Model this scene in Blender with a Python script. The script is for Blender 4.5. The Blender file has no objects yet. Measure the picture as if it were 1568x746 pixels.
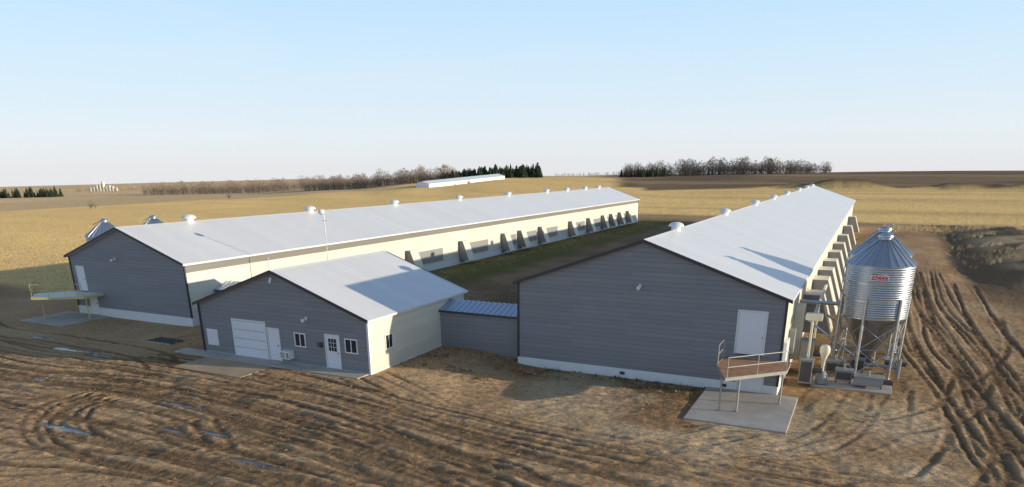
import bpy, math, random
import numpy as np
from mathutils import Vector, Matrix
random.seed(7)
scene=bpy.context.scene

# ------------------------------------------------------------------ materials
def nt(name):
    m=bpy.data.materials.new(name); m.use_nodes=True
    n=m.node_tree.nodes; l=m.node_tree.links
    return m,n,l,n['Principled BSDF']
def mixc(n,l,a,b,fac,mode='MIX'):
    x=n.new('ShaderNodeMix'); x.data_type='RGBA'; x.blend_type=mode
    for s,v in ((6,a),(7,b),(0,fac)):
        if hasattr(v,'links'): l.new(v,x.inputs[s])
        elif s==0: x.inputs[0].default_value=v
        else: x.inputs[s].default_value=(*v[:3],1)
    return x.outputs[2]
def mth(n,l,op,a,b=None,c=None,clamp=False):
    x=n.new('ShaderNodeMath'); x.operation=op; x.use_clamp=clamp
    for i,v in enumerate((a,b,c)):
        if v is None: continue
        if hasattr(v,'links'): l.new(v,x.inputs[i])
        else: x.inputs[i].default_value=v
    return x.outputs[0]
def mrange(n,l,v,a,b,c=0.,d=1.):
    x=n.new('ShaderNodeMapRange'); l.new(v,x.inputs[0])
    for i,t in enumerate((a,b,c,d)): x.inputs[i+1].default_value=t
    return x.outputs[0]
def noise(n,l,scale,detail=4,rough=.55,vec=None,dist=0.,out=0):
    x=n.new('ShaderNodeTexNoise'); x.inputs['Scale'].default_value=scale
    x.inputs['Detail'].default_value=detail; x.inputs['Roughness'].default_value=rough
    x.inputs['Distortion'].default_value=dist
    if vec is not None: l.new(vec,x.inputs['Vector'])
    return x.outputs[out]
def coords(n,l,scale=None):
    g=n.new('ShaderNodeNewGeometry').outputs['Position']
    if scale:
        m=n.new('ShaderNodeVectorMath'); m.operation='MULTIPLY'; l.new(g,m.inputs[0]); m.inputs[1].default_value=scale; return m.outputs[0]
    return g
def vm(n,l,op,a,b=None,s=None):
    x=n.new('ShaderNodeVectorMath'); x.operation=op
    for i,v in enumerate((a,b)):
        if v is None: continue
        if hasattr(v,'links'): l.new(v,x.inputs[i])
        else: x.inputs[i].default_value=v
    if s is not None:
        if hasattr(s,'links'): l.new(s,x.inputs['Scale'])
        else: x.inputs['Scale'].default_value=s
    return x.outputs[0]
def bump(n,l,b,h,strength=.3,dist=.02,prev=None):
    x=n.new('ShaderNodeBump'); x.inputs['Strength'].default_value=strength; x.inputs['Distance'].default_value=dist
    l.new(h,x.inputs['Height'])
    if prev is not None: l.new(prev,x.inputs['Normal'])
    if b is not None: l.new(x.outputs[0],b.inputs['Normal'])
    return x.outputs[0]
def plain(name,col,rough=.6,metal=0.,var=.12,sc=3.,bmp=0.,trans=0.):
    m,n,l,b=nt(name); P=coords(n,l)
    f=noise(n,l,sc,5,.6,P)
    c=mixc(n,l,tuple(v*(1-var) for v in col),tuple(min(1,v*(1+var)) for v in col),f)
    l.new(c,b.inputs['Base Color']); b.inputs['Roughness'].default_value=rough; b.inputs['Metallic'].default_value=metal
    if bmp: bump(n,l,b,f,bmp,.02)
    if trans:
        t=n.new('ShaderNodeBsdfTranslucent');l.new(c,t.inputs[0]);ms=n.new('ShaderNodeMixShader');ms.inputs[0].default_value=trans
        l.new(b.outputs[0],ms.inputs[1]);l.new(t.outputs[0],ms.inputs[2]);l.new(ms.outputs[0],n['Material Output'].inputs[0])
    return m
def siding(name,col,period=.27,dirt=.1,groove_shade=.45):
    m,n,l,b=nt(name); P=coords(n,l)
    s=n.new('ShaderNodeSeparateXYZ'); l.new(P,s.inputs[0])
    f=mth(n,l,'FRACT',mth(n,l,'DIVIDE',mth(n,l,'ADD',s.outputs[2],20.),period))
    g=mrange(n,l,f,.0,.18,1.,0.)
    big=noise(n,l,.35,4,.6,coords(n,l,(1,1,.25)))
    row=n.new('ShaderNodeTexWhiteNoise'); row.noise_dimensions='2D'
    cv=n.new('ShaderNodeCombineXYZ')
    l.new(mth(n,l,'FLOOR',mth(n,l,'DIVIDE',mth(n,l,'ADD',s.outputs[2],20.),period)),cv.inputs[0])
    l.new(mth(n,l,'FLOOR',mth(n,l,'DIVIDE',mth(n,l,'ADD',s.outputs[0],s.outputs[1]),3.66)),cv.inputs[1])
    l.new(cv.outputs[0],row.inputs['Vector'])
    c=mixc(n,l,tuple(v*(1-dirt) for v in col),tuple(min(1,v*(1+dirt)) for v in col),big)
    c=mixc(n,l,c,tuple(v*.8 for v in col),mth(n,l,'MULTIPLY',row.outputs[0],.5))
    mud=mth(n,l,'MULTIPLY',mrange(n,l,s.outputs[2],-.2,1.3,1.,0.),noise(n,l,1.3,5,.7,P))
    c=mixc(n,l,c,(.22,.15,.09),mth(n,l,'MULTIPLY',mud,.35))
    c=mixc(n,l,c,tuple(v*.35 for v in col),mth(n,l,'MULTIPLY',g,groove_shade))  # shadow line under each lap painted as a darker colour
    l.new(c,b.inputs['Base Color']); b.inputs['Roughness'].default_value=.5
    bump(n,l,b,f,.5,.02)
    return m
def roofmat(name,col,rough=.35,period=.3048,rib=.4):
    m,n,l,b=nt(name); P=coords(n,l)
    s=n.new('ShaderNodeSeparateXYZ'); l.new(P,s.inputs[0])
    ax=s.outputs[1]
    f=mth(n,l,'FRACT',mth(n,l,'DIVIDE',mth(n,l,'ADD',ax,200.),period))
    r=mth(n,l,'ABSOLUTE',mth(n,l,'SUBTRACT',f,.5))
    h=mrange(n,l,r,.0,.12,1.,0.)
    big=noise(n,l,.25,5,.65,coords(n,l,(.4,1.6,.4)))
    sheet=n.new('ShaderNodeTexWhiteNoise'); sheet.noise_dimensions='1D'
    l.new(mth(n,l,'FLOOR',mth(n,l,'DIVIDE',mth(n,l,'ADD',ax,200.),.914)),sheet.inputs['W'])
    c=mixc(n,l,tuple(v*.88 for v in col),tuple(min(1,v*1.06) for v in col),big)
    c=mixc(n,l,c,tuple(v*.86 for v in col),mth(n,l,'MULTIPLY',sheet.outputs[0],.45))
    c=mixc(n,l,c,tuple(v*.5 for v in col),mth(n,l,'MULTIPLY',mrange(n,l,mth(n,l,'ABSOLUTE',mth(n,l,'SUBTRACT',r,.12)),0.,.05,1.,0.),rib))
    l.new(c,b.inputs['Base Color']); b.inputs['Roughness'].default_value=rough
    bump(n,l,b,h,.6,.03)
    return m
def galv(name,col=(.52,.55,.58),per=.105,rough=.33,metal=.88):
    m,n,l,b=nt(name); P=coords(n,l)
    s=n.new('ShaderNodeSeparateXYZ'); l.new(P,s.inputs[0])
    f=mth(n,l,'SINE',mth(n,l,'MULTIPLY',s.outputs[2],6.2832/per))
    sp=noise(n,l,6.,5,.7,P); st=noise(n,l,1.2,3,.6,coords(n,l,(3,3,.4)))
    c=mixc(n,l,tuple(v*.75 for v in col),tuple(v*1.15 for v in col),mth(n,l,'MULTIPLY',mth(n,l,'ADD',sp,st),.5))
    if per<50: c=mixc(n,l,c,tuple(v*.5 for v in col),mrange(n,l,f,-1.,-.3,.55,0.))
    l.new(c,b.inputs['Base Color']); b.inputs['Metallic'].default_value=metal
    l.new(mrange(n,l,sp,.3,.7,rough-.06,rough+.1),b.inputs['Roughness'])
    if per<50: bump(n,l,b,f,.7,.015)
    return m

M={}
M['gray']=siding('gray_steel_siding',(.262,.270,.288),groove_shade=.55)
M['taupe']=siding('taupe_siding',(.25,.23,.20),groove_shade=.25)
M['cream']=siding('cream_siding',(.82,.76,.62),groove_shade=.18)
M['roof']=roofmat('white_steel_roof',(.83,.80,.77))
M['found']=plain('white_foundation',(.74,.74,.73),.7,var=.12,sc=1.5)
M['trim']=plain('dark_trim',(.045,.045,.055),.45)
M['white']=plain('white_paint',(.80,.80,.79),.4,var=.05)
M['door']=plain('white_door',(.78,.79,.81),.4,var=.05)
M['glass']=plain('window_glass',(.03,.035,.045),.08,var=.3)
M['galv']=galv('corrugated_galvanised_steel',per=.13)
M['galvs']=galv('smooth_galvanised_steel',per=100.)
M['hopperm']=galv('hopper_steel',(.36,.36,.35),per=100.,rough=.3)
M['conc']=plain('concrete',(.45,.40,.34),.85,var=.35,sc=.9,bmp=.3)
M['dustconc']=plain('dusty_concrete',(.44,.31,.19),.9,var=.45,sc=.6,bmp=.4)
M['rust']=plain('brick_rubble',(.33,.13,.07),.8,var=.5,sc=4.)
M['deck']=plain('weathered_orange_wood_deck',(.46,.23,.12),.8,var=.6,sc=2.5)
M['rail']=plain('rail_steel',(.42,.40,.36),.5,.3,var=.2)
M['yellow']=plain('yellow_rail',(.62,.55,.25),.5,var=.2)
M['hood']=plain('hood_panel',(.74,.68,.54),.5,var=.08)
M['hoodside']=siding('hood_side',(.25,.25,.25),.2,groove_shade=.3)  # dark grey puts the shade of the near hood face into the colour
M['fan']=plain('fan_panel_gray',(.30,.29,.28),.5,var=.1)
M['red']=plain('sign_red',(.6,.03,.03),.4,var=.05)
M['bark']=plain('bark',(.14,.11,.085),.9,var=.3)
M['twig']=plain('bare_twigs',(.38,.28,.20),.9,var=.4,sc=.3,trans=.3)  # distance haze painted in by lightening the twig colour
M['twig2']=plain('bare_twigs_dark',(.19,.155,.125),.9,var=.4,sc=.3,trans=.2)  # darker twig tone, also lightened to stand in for haze
M['pine']=plain('evergreen_foliage',(.055,.075,.035),.9,var=.5,sc=.4,trans=.2)
M['grass']=plain('dry_grass',(.62,.46,.26),.9,var=.4,sc=1.5,trans=.45)
M['green']=plain('green_weeds',(.12,.11,.04),.9,var=.4,sc=1.5,trans=.3)
M['clod']=plain('clod_soil',(.32,.205,.115),.95,var=.4,sc=5.)
M['machine']=plain('machine_gray_paint',(.27,.27,.27),.5,var=.2)
M['dark']=plain('dark_steel',(.09,.085,.08),.5,.3,var=.3)

# ------------------------------------------------------------------ mesh helpers
class MB:
    def __init__(s): s.v=[];s.f=[];s.m=[];s.mats=[]
    def mi(s,m):
        if m not in s.mats: s.mats.append(m)
        return s.mats.index(m)
    def poly(s,pts,mat):
        o=len(s.v); s.v+=[tuple(p) for p in pts]; s.f.append(tuple(range(o,o+len(pts)))); s.m.append(s.mi(mat))
    def add(s,vf,mat):
        o=len(s.v); s.v+=[tuple(p) for p in vf[0]]
        for f in vf[1]: s.f.append(tuple(i+o for i in f)); s.m.append(s.mi(mat))
    def box(s,x0,x1,y0,y1,z0,z1,mat): s.add(boxvf(x0,x1,y0,y1,z0,z1),mat)
    def tube(s,a,b,r,mat,n=8,r2=None): s.add(tubevf(a,b,r,n,r2),mat)
    def obj(s,name,parent=None,smooth=False,bevel=0.):
        me=bpy.data.meshes.new(name); me.from_pydata(s.v,[],s.f)
        for m in s.mats: me.materials.append(M[m])
        me.polygons.foreach_set('material_index',s.m)
        if smooth: me.polygons.foreach_set('use_smooth',[True]*len(s.f))
        me.update(); o=bpy.data.objects.new(name,me); scene.collection.objects.link(o)
        if smooth:
            try: me.set_sharp_from_angle(angle=math.radians(35))
            except Exception: pass
        if bevel:
            b=o.modifiers.new('bevel','BEVEL'); b.width=bevel; b.segments=2; b.limit_method='ANGLE'
        if parent: o.parent=parent
        return o
def boxvf(x0,x1,y0,y1,z0,z1):
    v=[(x0,y0,z0),(x1,y0,z0),(x1,y1,z0),(x0,y1,z0),(x0,y0,z1),(x1,y0,z1),(x1,y1,z1),(x0,y1,z1)]
    return v,[(0,3,2,1),(4,5,6,7),(0,1,5,4),(1,2,6,5),(2,3,7,6),(3,0,4,7)]
def tubevf(a,b,r,n=8,r2=None):
    a=Vector(a);b=Vector(b);d=(b-a).normalized();r2=r if r2 is None else r2
    u=d.orthogonal().normalized();w=d.cross(u);v=[];f=[]
    for c,q in ((a,r),(b,r2)):
        for i in range(n):
            t=2*math.pi*i/n;v.append(c+(u*math.cos(t)+w*math.sin(t))*q)
    for i in range(n): j=(i+1)%n;f.append((i,j,n+j,n+i))
    f.append(tuple(range(n))[::-1]);f.append(tuple(range(n,2*n)))
    return v,f
def lathevf(prof,cx,cy,n=32):
    v=[];f=[]
    for r,z in prof:
        for i in range(n):
            t=2*math.pi*i/n;v.append((cx+r*math.cos(t),cy+r*math.sin(t),z))
    for k in range(len(prof)-1):
        for i in range(n):
            j=(i+1)%n;f.append((k*n+i,k*n+j,(k+1)*n+j,(k+1)*n+i))
    return v,f
def empty(name):
    e=bpy.data.objects.new(name,None); e.empty_display_size=.5; scene.collection.objects.link(e); return e

# ------------------------------------------------------------------ terrain
CX,CY=19.1,-39.9
FW=(-.4511,.8925); RT=(.8925,.4511)
PH=np.array([-180,-35,-20,-12,-6,0,6,10,20,35,180.])
RR=np.array([0,180,320,480,700,1000,1600,3000,6000.])
ZT=np.array([
 [0,0,-1,-3,-4,-6,-10,-30,-60],
 [0,0,-2,-5,-9,-14,-24,-52,-105],
 [0,0,-1,-3.2,-7,-12,-22,-50,-100],
 [0,0,0,-1,-3.5,-8,-18,-45,-95],
 [0,0,.8,3.2,2,-2,-12,-42,-90],
 [0,0,1.5,6,5,1,-8,-36,-90],
 [0,0,1.5,6,5,2,-6,-34,-90],
 [0,0,2,5.6,5.3,3,-5,-34,-90],
 [0,0,2.5,6.8,6,3,-5,-34,-90],
 [0,0,3,7.2,7,3,-5,-34,-90],
 [0,0,-1,-3,-4,-6,-10,-30,-60]])
def sm(a,b,x):
    t=np.clip((x-a)/(b-a),0,1);return t*t*(3-2*t)
def polar(x,y):
    dx=x-CX;dy=y-CY;r=np.hypot(dx,dy)
    return np.degrees(np.arctan2(dx*RT[0]+dy*RT[1],dx*FW[0]+dy*FW[1])),r
def vnoise(x,y,s,seed=0):
    x=x/s+seed*17.3;y=y/s+seed*9.1
    xi=np.floor(x);yi=np.floor(y);fx=x-xi;fy=y-yi;fx=fx*fx*(3-2*fx);fy=fy*fy*(3-2*fy)
    def h(a,b):
        t=np.sin(a*127.1+b*311.7+seed)*43758.5453;return t-np.floor(t)
    return (h(xi,yi)*(1-fx)+h(xi+1,yi)*fx)*(1-fy)+(h(xi,yi+1)*(1-fx)+h(xi+1,yi+1)*fx)*fy
def fbm(x,y,s,seed=0,o=4):
    t=0;a=.5
    for k in range(o): t=t+a*vnoise(x,y,s/2**k,seed+k);a*=.5
    return t/(1-.5**o)
def interp2(ph,r):
    i=np.clip(np.searchsorted(PH,ph)-1,0,len(PH)-2);t=(ph-PH[i])/(PH[i+1]-PH[i]);t=t*t*(3-2*t)
    j=np.clip(np.searchsorted(RR,r)-1,0,len(RR)-2);u=np.clip((r-RR[j])/(RR[j+1]-RR[j]),0,1)
    return (ZT[i,j]*(1-u)+ZT[i,j+1]*u)*(1-t)+(ZT[i+1,j]*(1-u)+ZT[i+1,j+1]*u)*t
def bank(x,y):
    return np.exp(-((x-41-.06*(y-70))/7.)**2)*sm(35,65,y)*(1-sm(120,142,y))
def height(x,y):
    x=np.asarray(x,float);y=np.asarray(y,float)
    ph,r=polar(x,y)
    z=(interp2(ph,r*.96)+interp2(ph,r)+interp2(ph,r*1.04))/3
    z=z-.48*sm(-4,2,x)*sm(-14,-4,y)*(1-sm(150,180,y))*(1-.3*sm(30,60,x))
    z=z-.07*sm(-26,-30,x)
    far=sm(140,300,r)
    z=z+far*(fbm(x,y,160,3,3)-.5)*1.4
    z=z+bank(x,y)*(1.0+.6*(fbm(x,y,9,5)-.5)*2)
    z=z-.6*np.exp(-((x-31.5-.04*(y-70))/2.6)**2)*sm(40,60,y)*(1-sm(120,140,y))
    yy=292-.22*x
    b2=np.exp(-((y-yy)/6.)**2)*sm(-60,-20,x)*(1-sm(150,200,x))
    z=z+b2*(.5+3.4*np.clip(fbm(x,y,22,8)-.4,0,1)*2)
    return z
def hz(x,y): return float(height(np.array([x]),np.array([y]))[0])

RX0,RX1,RY0,RY1,RS=-60.,40.,-40.,60.,.1
NX=int((RX1-RX0)/RS);NY=int((RY1-RY0)/RS)
rutH=np.zeros((NX,NY));rutD=np.zeros((NX,NY))
def catmull(P,step=.08):
    P=[np.array(p,float) for p in P];P=[2*P[0]-P[1]]+P+[2*P[-1]-P[-2]];o=[]
    for i in range(1,len(P)-2):
        p0,p1,p2,p3=P[i-1:i+3];n=max(2,int(np.linalg.norm(p2-p1)/step))
        for t in np.linspace(0,1,n,endpoint=False):
            o.append(.5*((2*p1)+(-p0+p2)*t+(2*p0-5*p1+4*p2-p3)*t*t+(-p0+3*p1-3*p2+p3)*t**3))
    return np.array(o)
def track(P,width=.42,gauge=1.9,depth=.08,both=True,jit=0.,lug=.22):
    ox_,oy_=random.uniform(-jit,jit),random.uniform(-jit,jit)
    P=[(p[0]+ox_+random.uniform(-jit,jit)*.4,p[1]+oy_+random.uniform(-jit,jit)*.4) for p in P]
    C=catmull(P);T=np.gradient(C,axis=0);T/=np.linalg.norm(T,axis=1)[:,None]+1e-9;N=np.stack([-T[:,1],T[:,0]],1)
    S=np.concatenate([[0],np.cumsum(np.linalg.norm(np.diff(C,axis=0),axis=1))])
    ph=random.uniform(0,9);tone=random.uniform(.55,1.)
    for sd in ((-1,1) if both else (0,)):
        Q=C+N*sd*gauge/2
        W=int(width*1.3/RS)+1
        dep=depth*(.62+.38*np.sin(S*.35+ph)*np.sin(S*.11+ph*2))
        for (qx,qy),s_,d_,t_,n_ in zip(Q,S,dep,T,N):
            i=int((qx-RX0)/RS);j=int((qy-RY0)/RS)
            if i<W or j<W or i>=NX-W or j>=NY-W: continue
            gxx=RX0+(np.arange(i-W,i+W+1)+.5)*RS;gyy=RY0+(np.arange(j-W,j+W+1)+.5)*RS
            X=gxx[:,None]-qx;Y=gyy[None,:]-qy
            ang=np.abs(X*t_[0]+Y*t_[1]);lat=np.abs(X*n_[0]+Y*n_[1])
            w=ang<.1
            ins=np.clip(1-(lat/(width*.5))**4,0,1)
            lugm=.5+.5*math.copysign(1,math.sin(6.283*s_/lug))
            h=-d_*ins*(.7+.3*lugm)+d_*.6*np.exp(-((lat-width*.68)/.09)**2)*(lat>width*.45)
            sub=rutH[i-W:i+W+1,j-W:j+W+1]
            sub[...]=np.where(w&(ins>0),np.minimum(sub,h),np.where(w&(sub>-.015),np.maximum(sub,h),sub))
            sd_=rutD[i-W:i+W+1,j-W:j+W+1]
            sd_[...]=np.where(w,np.maximum(sd_,ins*(.55+.45*lugm)*min(1,d_/.055)*tone),sd_)
T1=[(-46,-15),(-27.9,-16.5),(-22,-15.3),(-15.3,-14.7),(-8.6,-15.3),(-2.2,-16.2),(3.9,-17.3),(7.1,-18),(14,-21)]
T2=[(-40,-19),(-27,-17.6),(-18.7,-16.3),(-11.2,-16),(-5,-16.8),(1,-17.5),(6.1,-18.4),(12,-21)]
T3=[(-32,-20.5),(-19.1,-21.4),(-13.6,-20.9),(-7.7,-20.8),(-1.8,-20.8),(4,-21.4)]
T4=[(-8,-12.6),(-12.6,-13.4),(-16,-15.4),(-17.3,-18),(-15.9,-20.4),(-12.9,-22),(-9.1,-22.3),(-4.3,-21.9),(2,-21.8)]
T5=[(-6.4,-7.7),(-2,-9.8),(2,-11.4),(9.2,-11.9),(14.9,-12),(21,-11.6),(28,-9)]
T6=[(-22,-9.5),(-14.4,-9.6),(-6.8,-10.8),(.6,-12.1),(8.1,-13.3),(12.6,-13.5),(20,-13.6),(27,-12)]
for k in range(5): track(T1,jit=1.0,depth=.1,width=.34)
for k in range(4): track(T2,jit=1.0,depth=.09,width=.34)
for jj,dd in ((.3,.09),(.8,.075),(1.5,.065)): track(T3,jit=jj,depth=dd,width=.34)
for o_ in (0,.6,-.7): track([(x+o_,y+o_*.4) for x,y in T4],width=.32,gauge=1.65,depth=.115,lug=.3)
track(T5,depth=.06,jit=.3,width=.32);track(T5,depth=.045,jit=.8,width=.32)
for jj in (.4,.9,1.3): track(T6,depth=.075,jit=jj,width=.34)
track([(-18,-24.4),(-13.6,-24.5),(-8.8,-23.1),(-3.7,-22.4),(2,-23)],depth=.08)
track([(-10.6,-18.4),(-10.2,-18.8),(-7.7,-19.9),(-6,-20)],both=True,gauge=.9,depth=.12,lug=.35)
track([(-8.8,-17.4),(-8.3,-17.9),(-5.7,-19.4),(-5,-20)],both=True,gauge=.9,depth=.12,lug=.35)
R1=[(24,58),(23.7,31),(23.8,17.3),(24.6,8.3),(25.4,.7),(25.8,-4.9),(26.1,-7.8),(25.5,-12)]
R2=[(26,59),(25.5,35.3),(26.3,20.8),(26.9,11),(26.9,2.6),(27,-1.7),(27,-9)]
R3=[(29,50),(28.5,29.9),(28.7,17.4),(28.7,10.2),(29.5,2)]
for k in range(4): track(R1,jit=.6,depth=.085,width=.32)
for k in range(4): track(R2,jit=.6,depth=.085,width=.32)
for jj in (.3,.8): track(R3,jit=jj,depth=.085,width=.32)
track([(26,9),(25.1,2.9),(24.8,-2.7),(23.6,-8.3),(22,-11),(16,-14)],depth=.07,width=.34)
track([(13,-8),(17.4,-4.5),(22.5,-1.8),(25.8,4.6),(29.5,15.8),(31,30)],depth=.05)
track([(-50,-6),(-42,-9),(-33,-9),(-24,-9.5),(-20,-11)],depth=.06,jit=.5)
for k in range(4): track([(-55,-12),(-42,-12),(-30,-12.5),(-18,-11.8),(-6,-12.5),(4,-15),(14,-17)],depth=.08,jit=.9,width=.34)
track([(-14.4,31),(-21.8,60),(-24,58)],depth=.04)
for k in range(8):
    x0=random.uniform(-34,-2);y0=random.uniform(-4,4);track([(x0,-22+y0),(x0+6,-18+y0),(x0+14,-17+y0),(x0+24,-19+y0)],depth=.055,jit=1,width=.32)
for k in range(6):
    x0=random.uniform(5,22);track([(x0-12,-20),(x0,-14+random.uniform(-2,2)),(x0+7,-6),(x0+9,5)],depth=.035,jit=1.5,width=.32)

def axis(a,b,d,lo,hi,g):
    m=list(np.arange(a,b+1e-6,d));s=d;x=m[-1]
    while x<hi: s*=g;s=min(s,400);x+=s;m.append(x)
    s=d;x=a;l=[]
    while x>lo: s*=g;s=min(s,400);x-=s;l.append(x)
    return np.array(l[::-1]+m)
ax_=axis(-30,31,.1,-7000,7000,1.033);ay_=axis(-25,14,.1,-3000,7500,1.026)
X,Y=np.meshgrid(ax_,ay_,indexing='ij')
Z=height(X,Y)
I=np.clip(((X-RX0)/RS-.5),0,NX-1.001);J=np.clip(((Y-RY0)/RS-.5),0,NY-1.001)
i0=I.astype(int);j0=J.astype(int);fi=I-i0;fj=J-j0
def samp(A): return (A[i0,j0]*(1-fi)+A[i0+1,j0]*fi)*(1-fj)+(A[i0,j0+1]*(1-fi)+A[i0+1,j0+1]*fi)*fj
inside=((X>RX0+.5)&(X<RX1-.5)&(Y>RY0+.5)&(Y<RY1-.5)).astype(float)
rh=samp(rutH)*inside;rd=samp(rutD)*inside
def inrect(x0,x1,y0,y1,s): return sm(x0-s,x0,X)*(1-sm(x1,x1+s,X))*sm(y0-s,y0,Y)*(1-sm(y1,y1+s,Y))
blg=np.clip(inrect(-.2,16.1,-.2,127,1)+inrect(-42,-27.4,-2.2,121,1)+inrect(-20.4,-6,-7.6,4.2,.8)+inrect(12,17.4,-6.2,0,.5)+inrect(-18.6,-13.2,-11.0,-7.4,.3)+inrect(18,22,3.5,15,.5)+inrect(-43,-37.5,-6.2,-2,.4)+inrect(-22,-6.5,-8.5,-7.3,.2),0,1)
near=1-sm(60,120,np.hypot(X-0,Y+5))
rough=((fbm(X,Y,1.6,11,4)-.5)*.14+(fbm(X,Y,.5,21,2)-.5)*.08)*near
Z=Z+(rh+rough)*(1-blg)-.03*blg
PHI,RAD=polar(X,Y)
n1=fbm(X,Y,14,31,4);n2=fbm(X,Y,3,41,4);n3=fbm(X,Y,60,51,3)
def C3(*c): return np.array(c,float)
def full(*c): return np.broadcast_to(C3(*c),X.shape+(3,))
def mx(a,b,t): return a*(1-t[...,None])+b*t[...,None]
dirt=mx(full(.45,.285,.15),C3(.32,.195,.10),sm(.35,.7,n1))
dirt=mx(dirt,C3(.55,.37,.21),sm(.5,.75,n2)*.55)
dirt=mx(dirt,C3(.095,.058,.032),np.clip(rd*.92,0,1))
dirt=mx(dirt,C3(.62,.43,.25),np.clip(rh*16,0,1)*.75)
weeds=np.clip(inrect(-6,20,-2.0,0,1.5)+inrect(-27,-6,4,20,4)+inrect(-27,-20.5,-4,5,1)+inrect(16.5,21.5,12,110,2),0,1)*sm(.25,.6,n2*.6+n1*.5)
dirt=mx(dirt,C3(.17,.12,.05),weeds*.7)
mid=inrect(-26,-1,14,124,2)
dirt=mx(dirt,mx(full(.16,.11,.06),C3(.23,.155,.09),sm(.4,.65,n2)),mid*.85)
strip_g=inrect(-27,-20,22,125,3)*sm(.3,.5,n2*.5+n1*.5)
dirt=mx(dirt,C3(.09,.105,.03),strip_g*.85)
gravel=inrect(4,22,-10,-1,3)*sm(.4,.65,n2)
dirt=mx(dirt,C3(.55,.42,.27),gravel*.5)
gold=mx(full(.92,.61,.215),C3(.82,.52,.17),sm(.35,.7,n1*.5+n3*.5))
gold=mx(gold,C3(.70,.45,.18),sm(.55,.75,n3)*.5)
rw=.5+.5*np.sin((X*.35+Y*.94)/5.5+6*n3)
gold=mx(gold,C3(.54,.36,.15),sm(.7,.98,rw)*.45)
plow=mx(full(.155,.10,.062),C3(.24,.155,.09),sm(.4,.7,n3))
farc=mx(full(.62,.44,.31),C3(.46,.34,.25),sm(.4,.6,fbm(X,Y,300,61,3)))
wob=(n1-.5)*3
west=1-sm(-53,-49,X+wob*1.2)
west=west*sm(5,9,Y+wob+(X+75)*.12)
north=sm(140,147,Y+wob*2+X*.1)
g=np.clip(np.maximum(west,north),0,1)
limit=np.interp(PHI,[-180,-40,-34,-25,-12,-2,4,9,11,180],[150,340,360,390,450,500,500,480,330,330])
g=g*(1-sm(0,9,RAD-limit+wob*3))
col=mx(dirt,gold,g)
pl=sm(-2,3,Y-(286-.22*X)-wob*2)*sm(8.2,9.5,PHI)
pl=np.maximum(pl,sm(0,9,RAD-limit)*sm(7.5,9,PHI))
strip=.5+.5*np.sin((Y+.45*X)/17.+3*n3)
plc=mx(plow,C3(.42,.28,.15),sm(.78,.96,strip)*.55)
col=mx(col,plc,np.clip(pl,0,1))
col=mx(col,farc,sm(0,12,RAD-limit)*(1-sm(6,9,PHI)))
col=mx(col,C3(.40,.27,.13),sm(.8,.95,strip)*g*north*.4)
for k,(o,w_,c_) in enumerate([(168,3.5,(.2,.13,.07)),(215,5,(.34,.22,.11)),(250,4,(.24,.155,.085)),(268,4,(.22,.145,.085))]):
    t=np.exp(-((Y-(o-.12*X+4*np.sin(X/60)))/w_)**2)*g*sm(-60,-30,X)
    col=mx(col,C3(*c_),np.clip(t,0,1)*.85)
east=sm(28.5,31.5,X+wob)*(1-sm(138,146,Y+X*.1))*sm(28,48,Y+.6*(X-30))
col=mx(col,mx(full(.17,.115,.065),C3(.54,.38,.21),sm(.40,.58,n2*.6+n1*.4)*.85*sm(33,37,X)),east)
stub=g*(1-np.clip(pl,0,1))
fieldm=np.clip(.25+.75*np.maximum(g,sm(150,260,RAD)*(1-.7*np.clip(pl,0,1))),0,1)
sheen=np.clip(np.maximum(stub,sm(0,12,RAD-limit)*(1-sm(6,9,PHI))*.7)+.05*np.clip(pl,0,1),0,1)
wet=np.zeros_like(X)
for px,py,rx,ry in [(-22.8,-18.2,1.5,.2),(-23.6,-16.5,1.3,.2),(-28.6,-11,1.8,.3),(-26,-11.4,1.2,.2),(-3.3,-20.4,1.6,.22),(-9.0,-19.2,.9,.2),(-7,-18.6,1.0,.2),(-12,-16.3,2.2,.14),(-36,-9.5,1.6,.25),(-14,-21.2,1.6,.15)]:
    wet=np.maximum(wet,sm(1.25,.75,np.hypot((X-px)/rx,(Y-py)/ry)+(n2-.5)*2.6))
wet=wet*(1-blg)
Z=np.where(wet>.35,np.minimum(Z,height(X,Y)-.045),Z)
nx,ny=X.shape
co=np.stack([X,Y,Z],-1).reshape(-1,3)
idx=np.arange(nx*ny).reshape(nx,ny)
fc=np.stack([idx[:-1,:-1],idx[1:,:-1],idx[1:,1:],idx[:-1,1:]],-1).reshape(-1,4)
me=bpy.data.meshes.new('ground');me.vertices.add(len(co));me.vertices.foreach_set('co',co.ravel())
me.loops.add(fc.size);me.loops.foreach_set('vertex_index',fc.ravel().astype(np.int32))
me.polygons.add(len(fc));me.polygons.foreach_set('loop_start',np.arange(0,fc.size,4,dtype=np.int32))
me.update(calc_edges=True);me.polygons.foreach_set('use_smooth',np.ones(len(fc),bool))
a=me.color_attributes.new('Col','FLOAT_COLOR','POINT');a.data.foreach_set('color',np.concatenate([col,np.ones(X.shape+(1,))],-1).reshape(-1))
for nm,arr in (('stub',stub),('wet',wet),('field',fieldm),('straw',sheen)):
    a=me.attributes.new(nm,'FLOAT','POINT');a.data.foreach_set('value',arr.ravel().astype(np.float32))
ground=bpy.data.objects.new('ground',me);scene.collection.objects.link(ground)
m,n,l,b=nt('soil_and_fields');P=coords(n,l)
def attr(nm):
    x=n.new('ShaderNodeAttribute');x.attribute_name=nm;return x
A=attr('Col').outputs['Color'];S=attr('stub').outputs['Fac'];Wt=attr('wet').outputs['Fac'];Fm=attr('field').outputs['Fac'];Sh=attr('straw').outputs['Fac']
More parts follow.
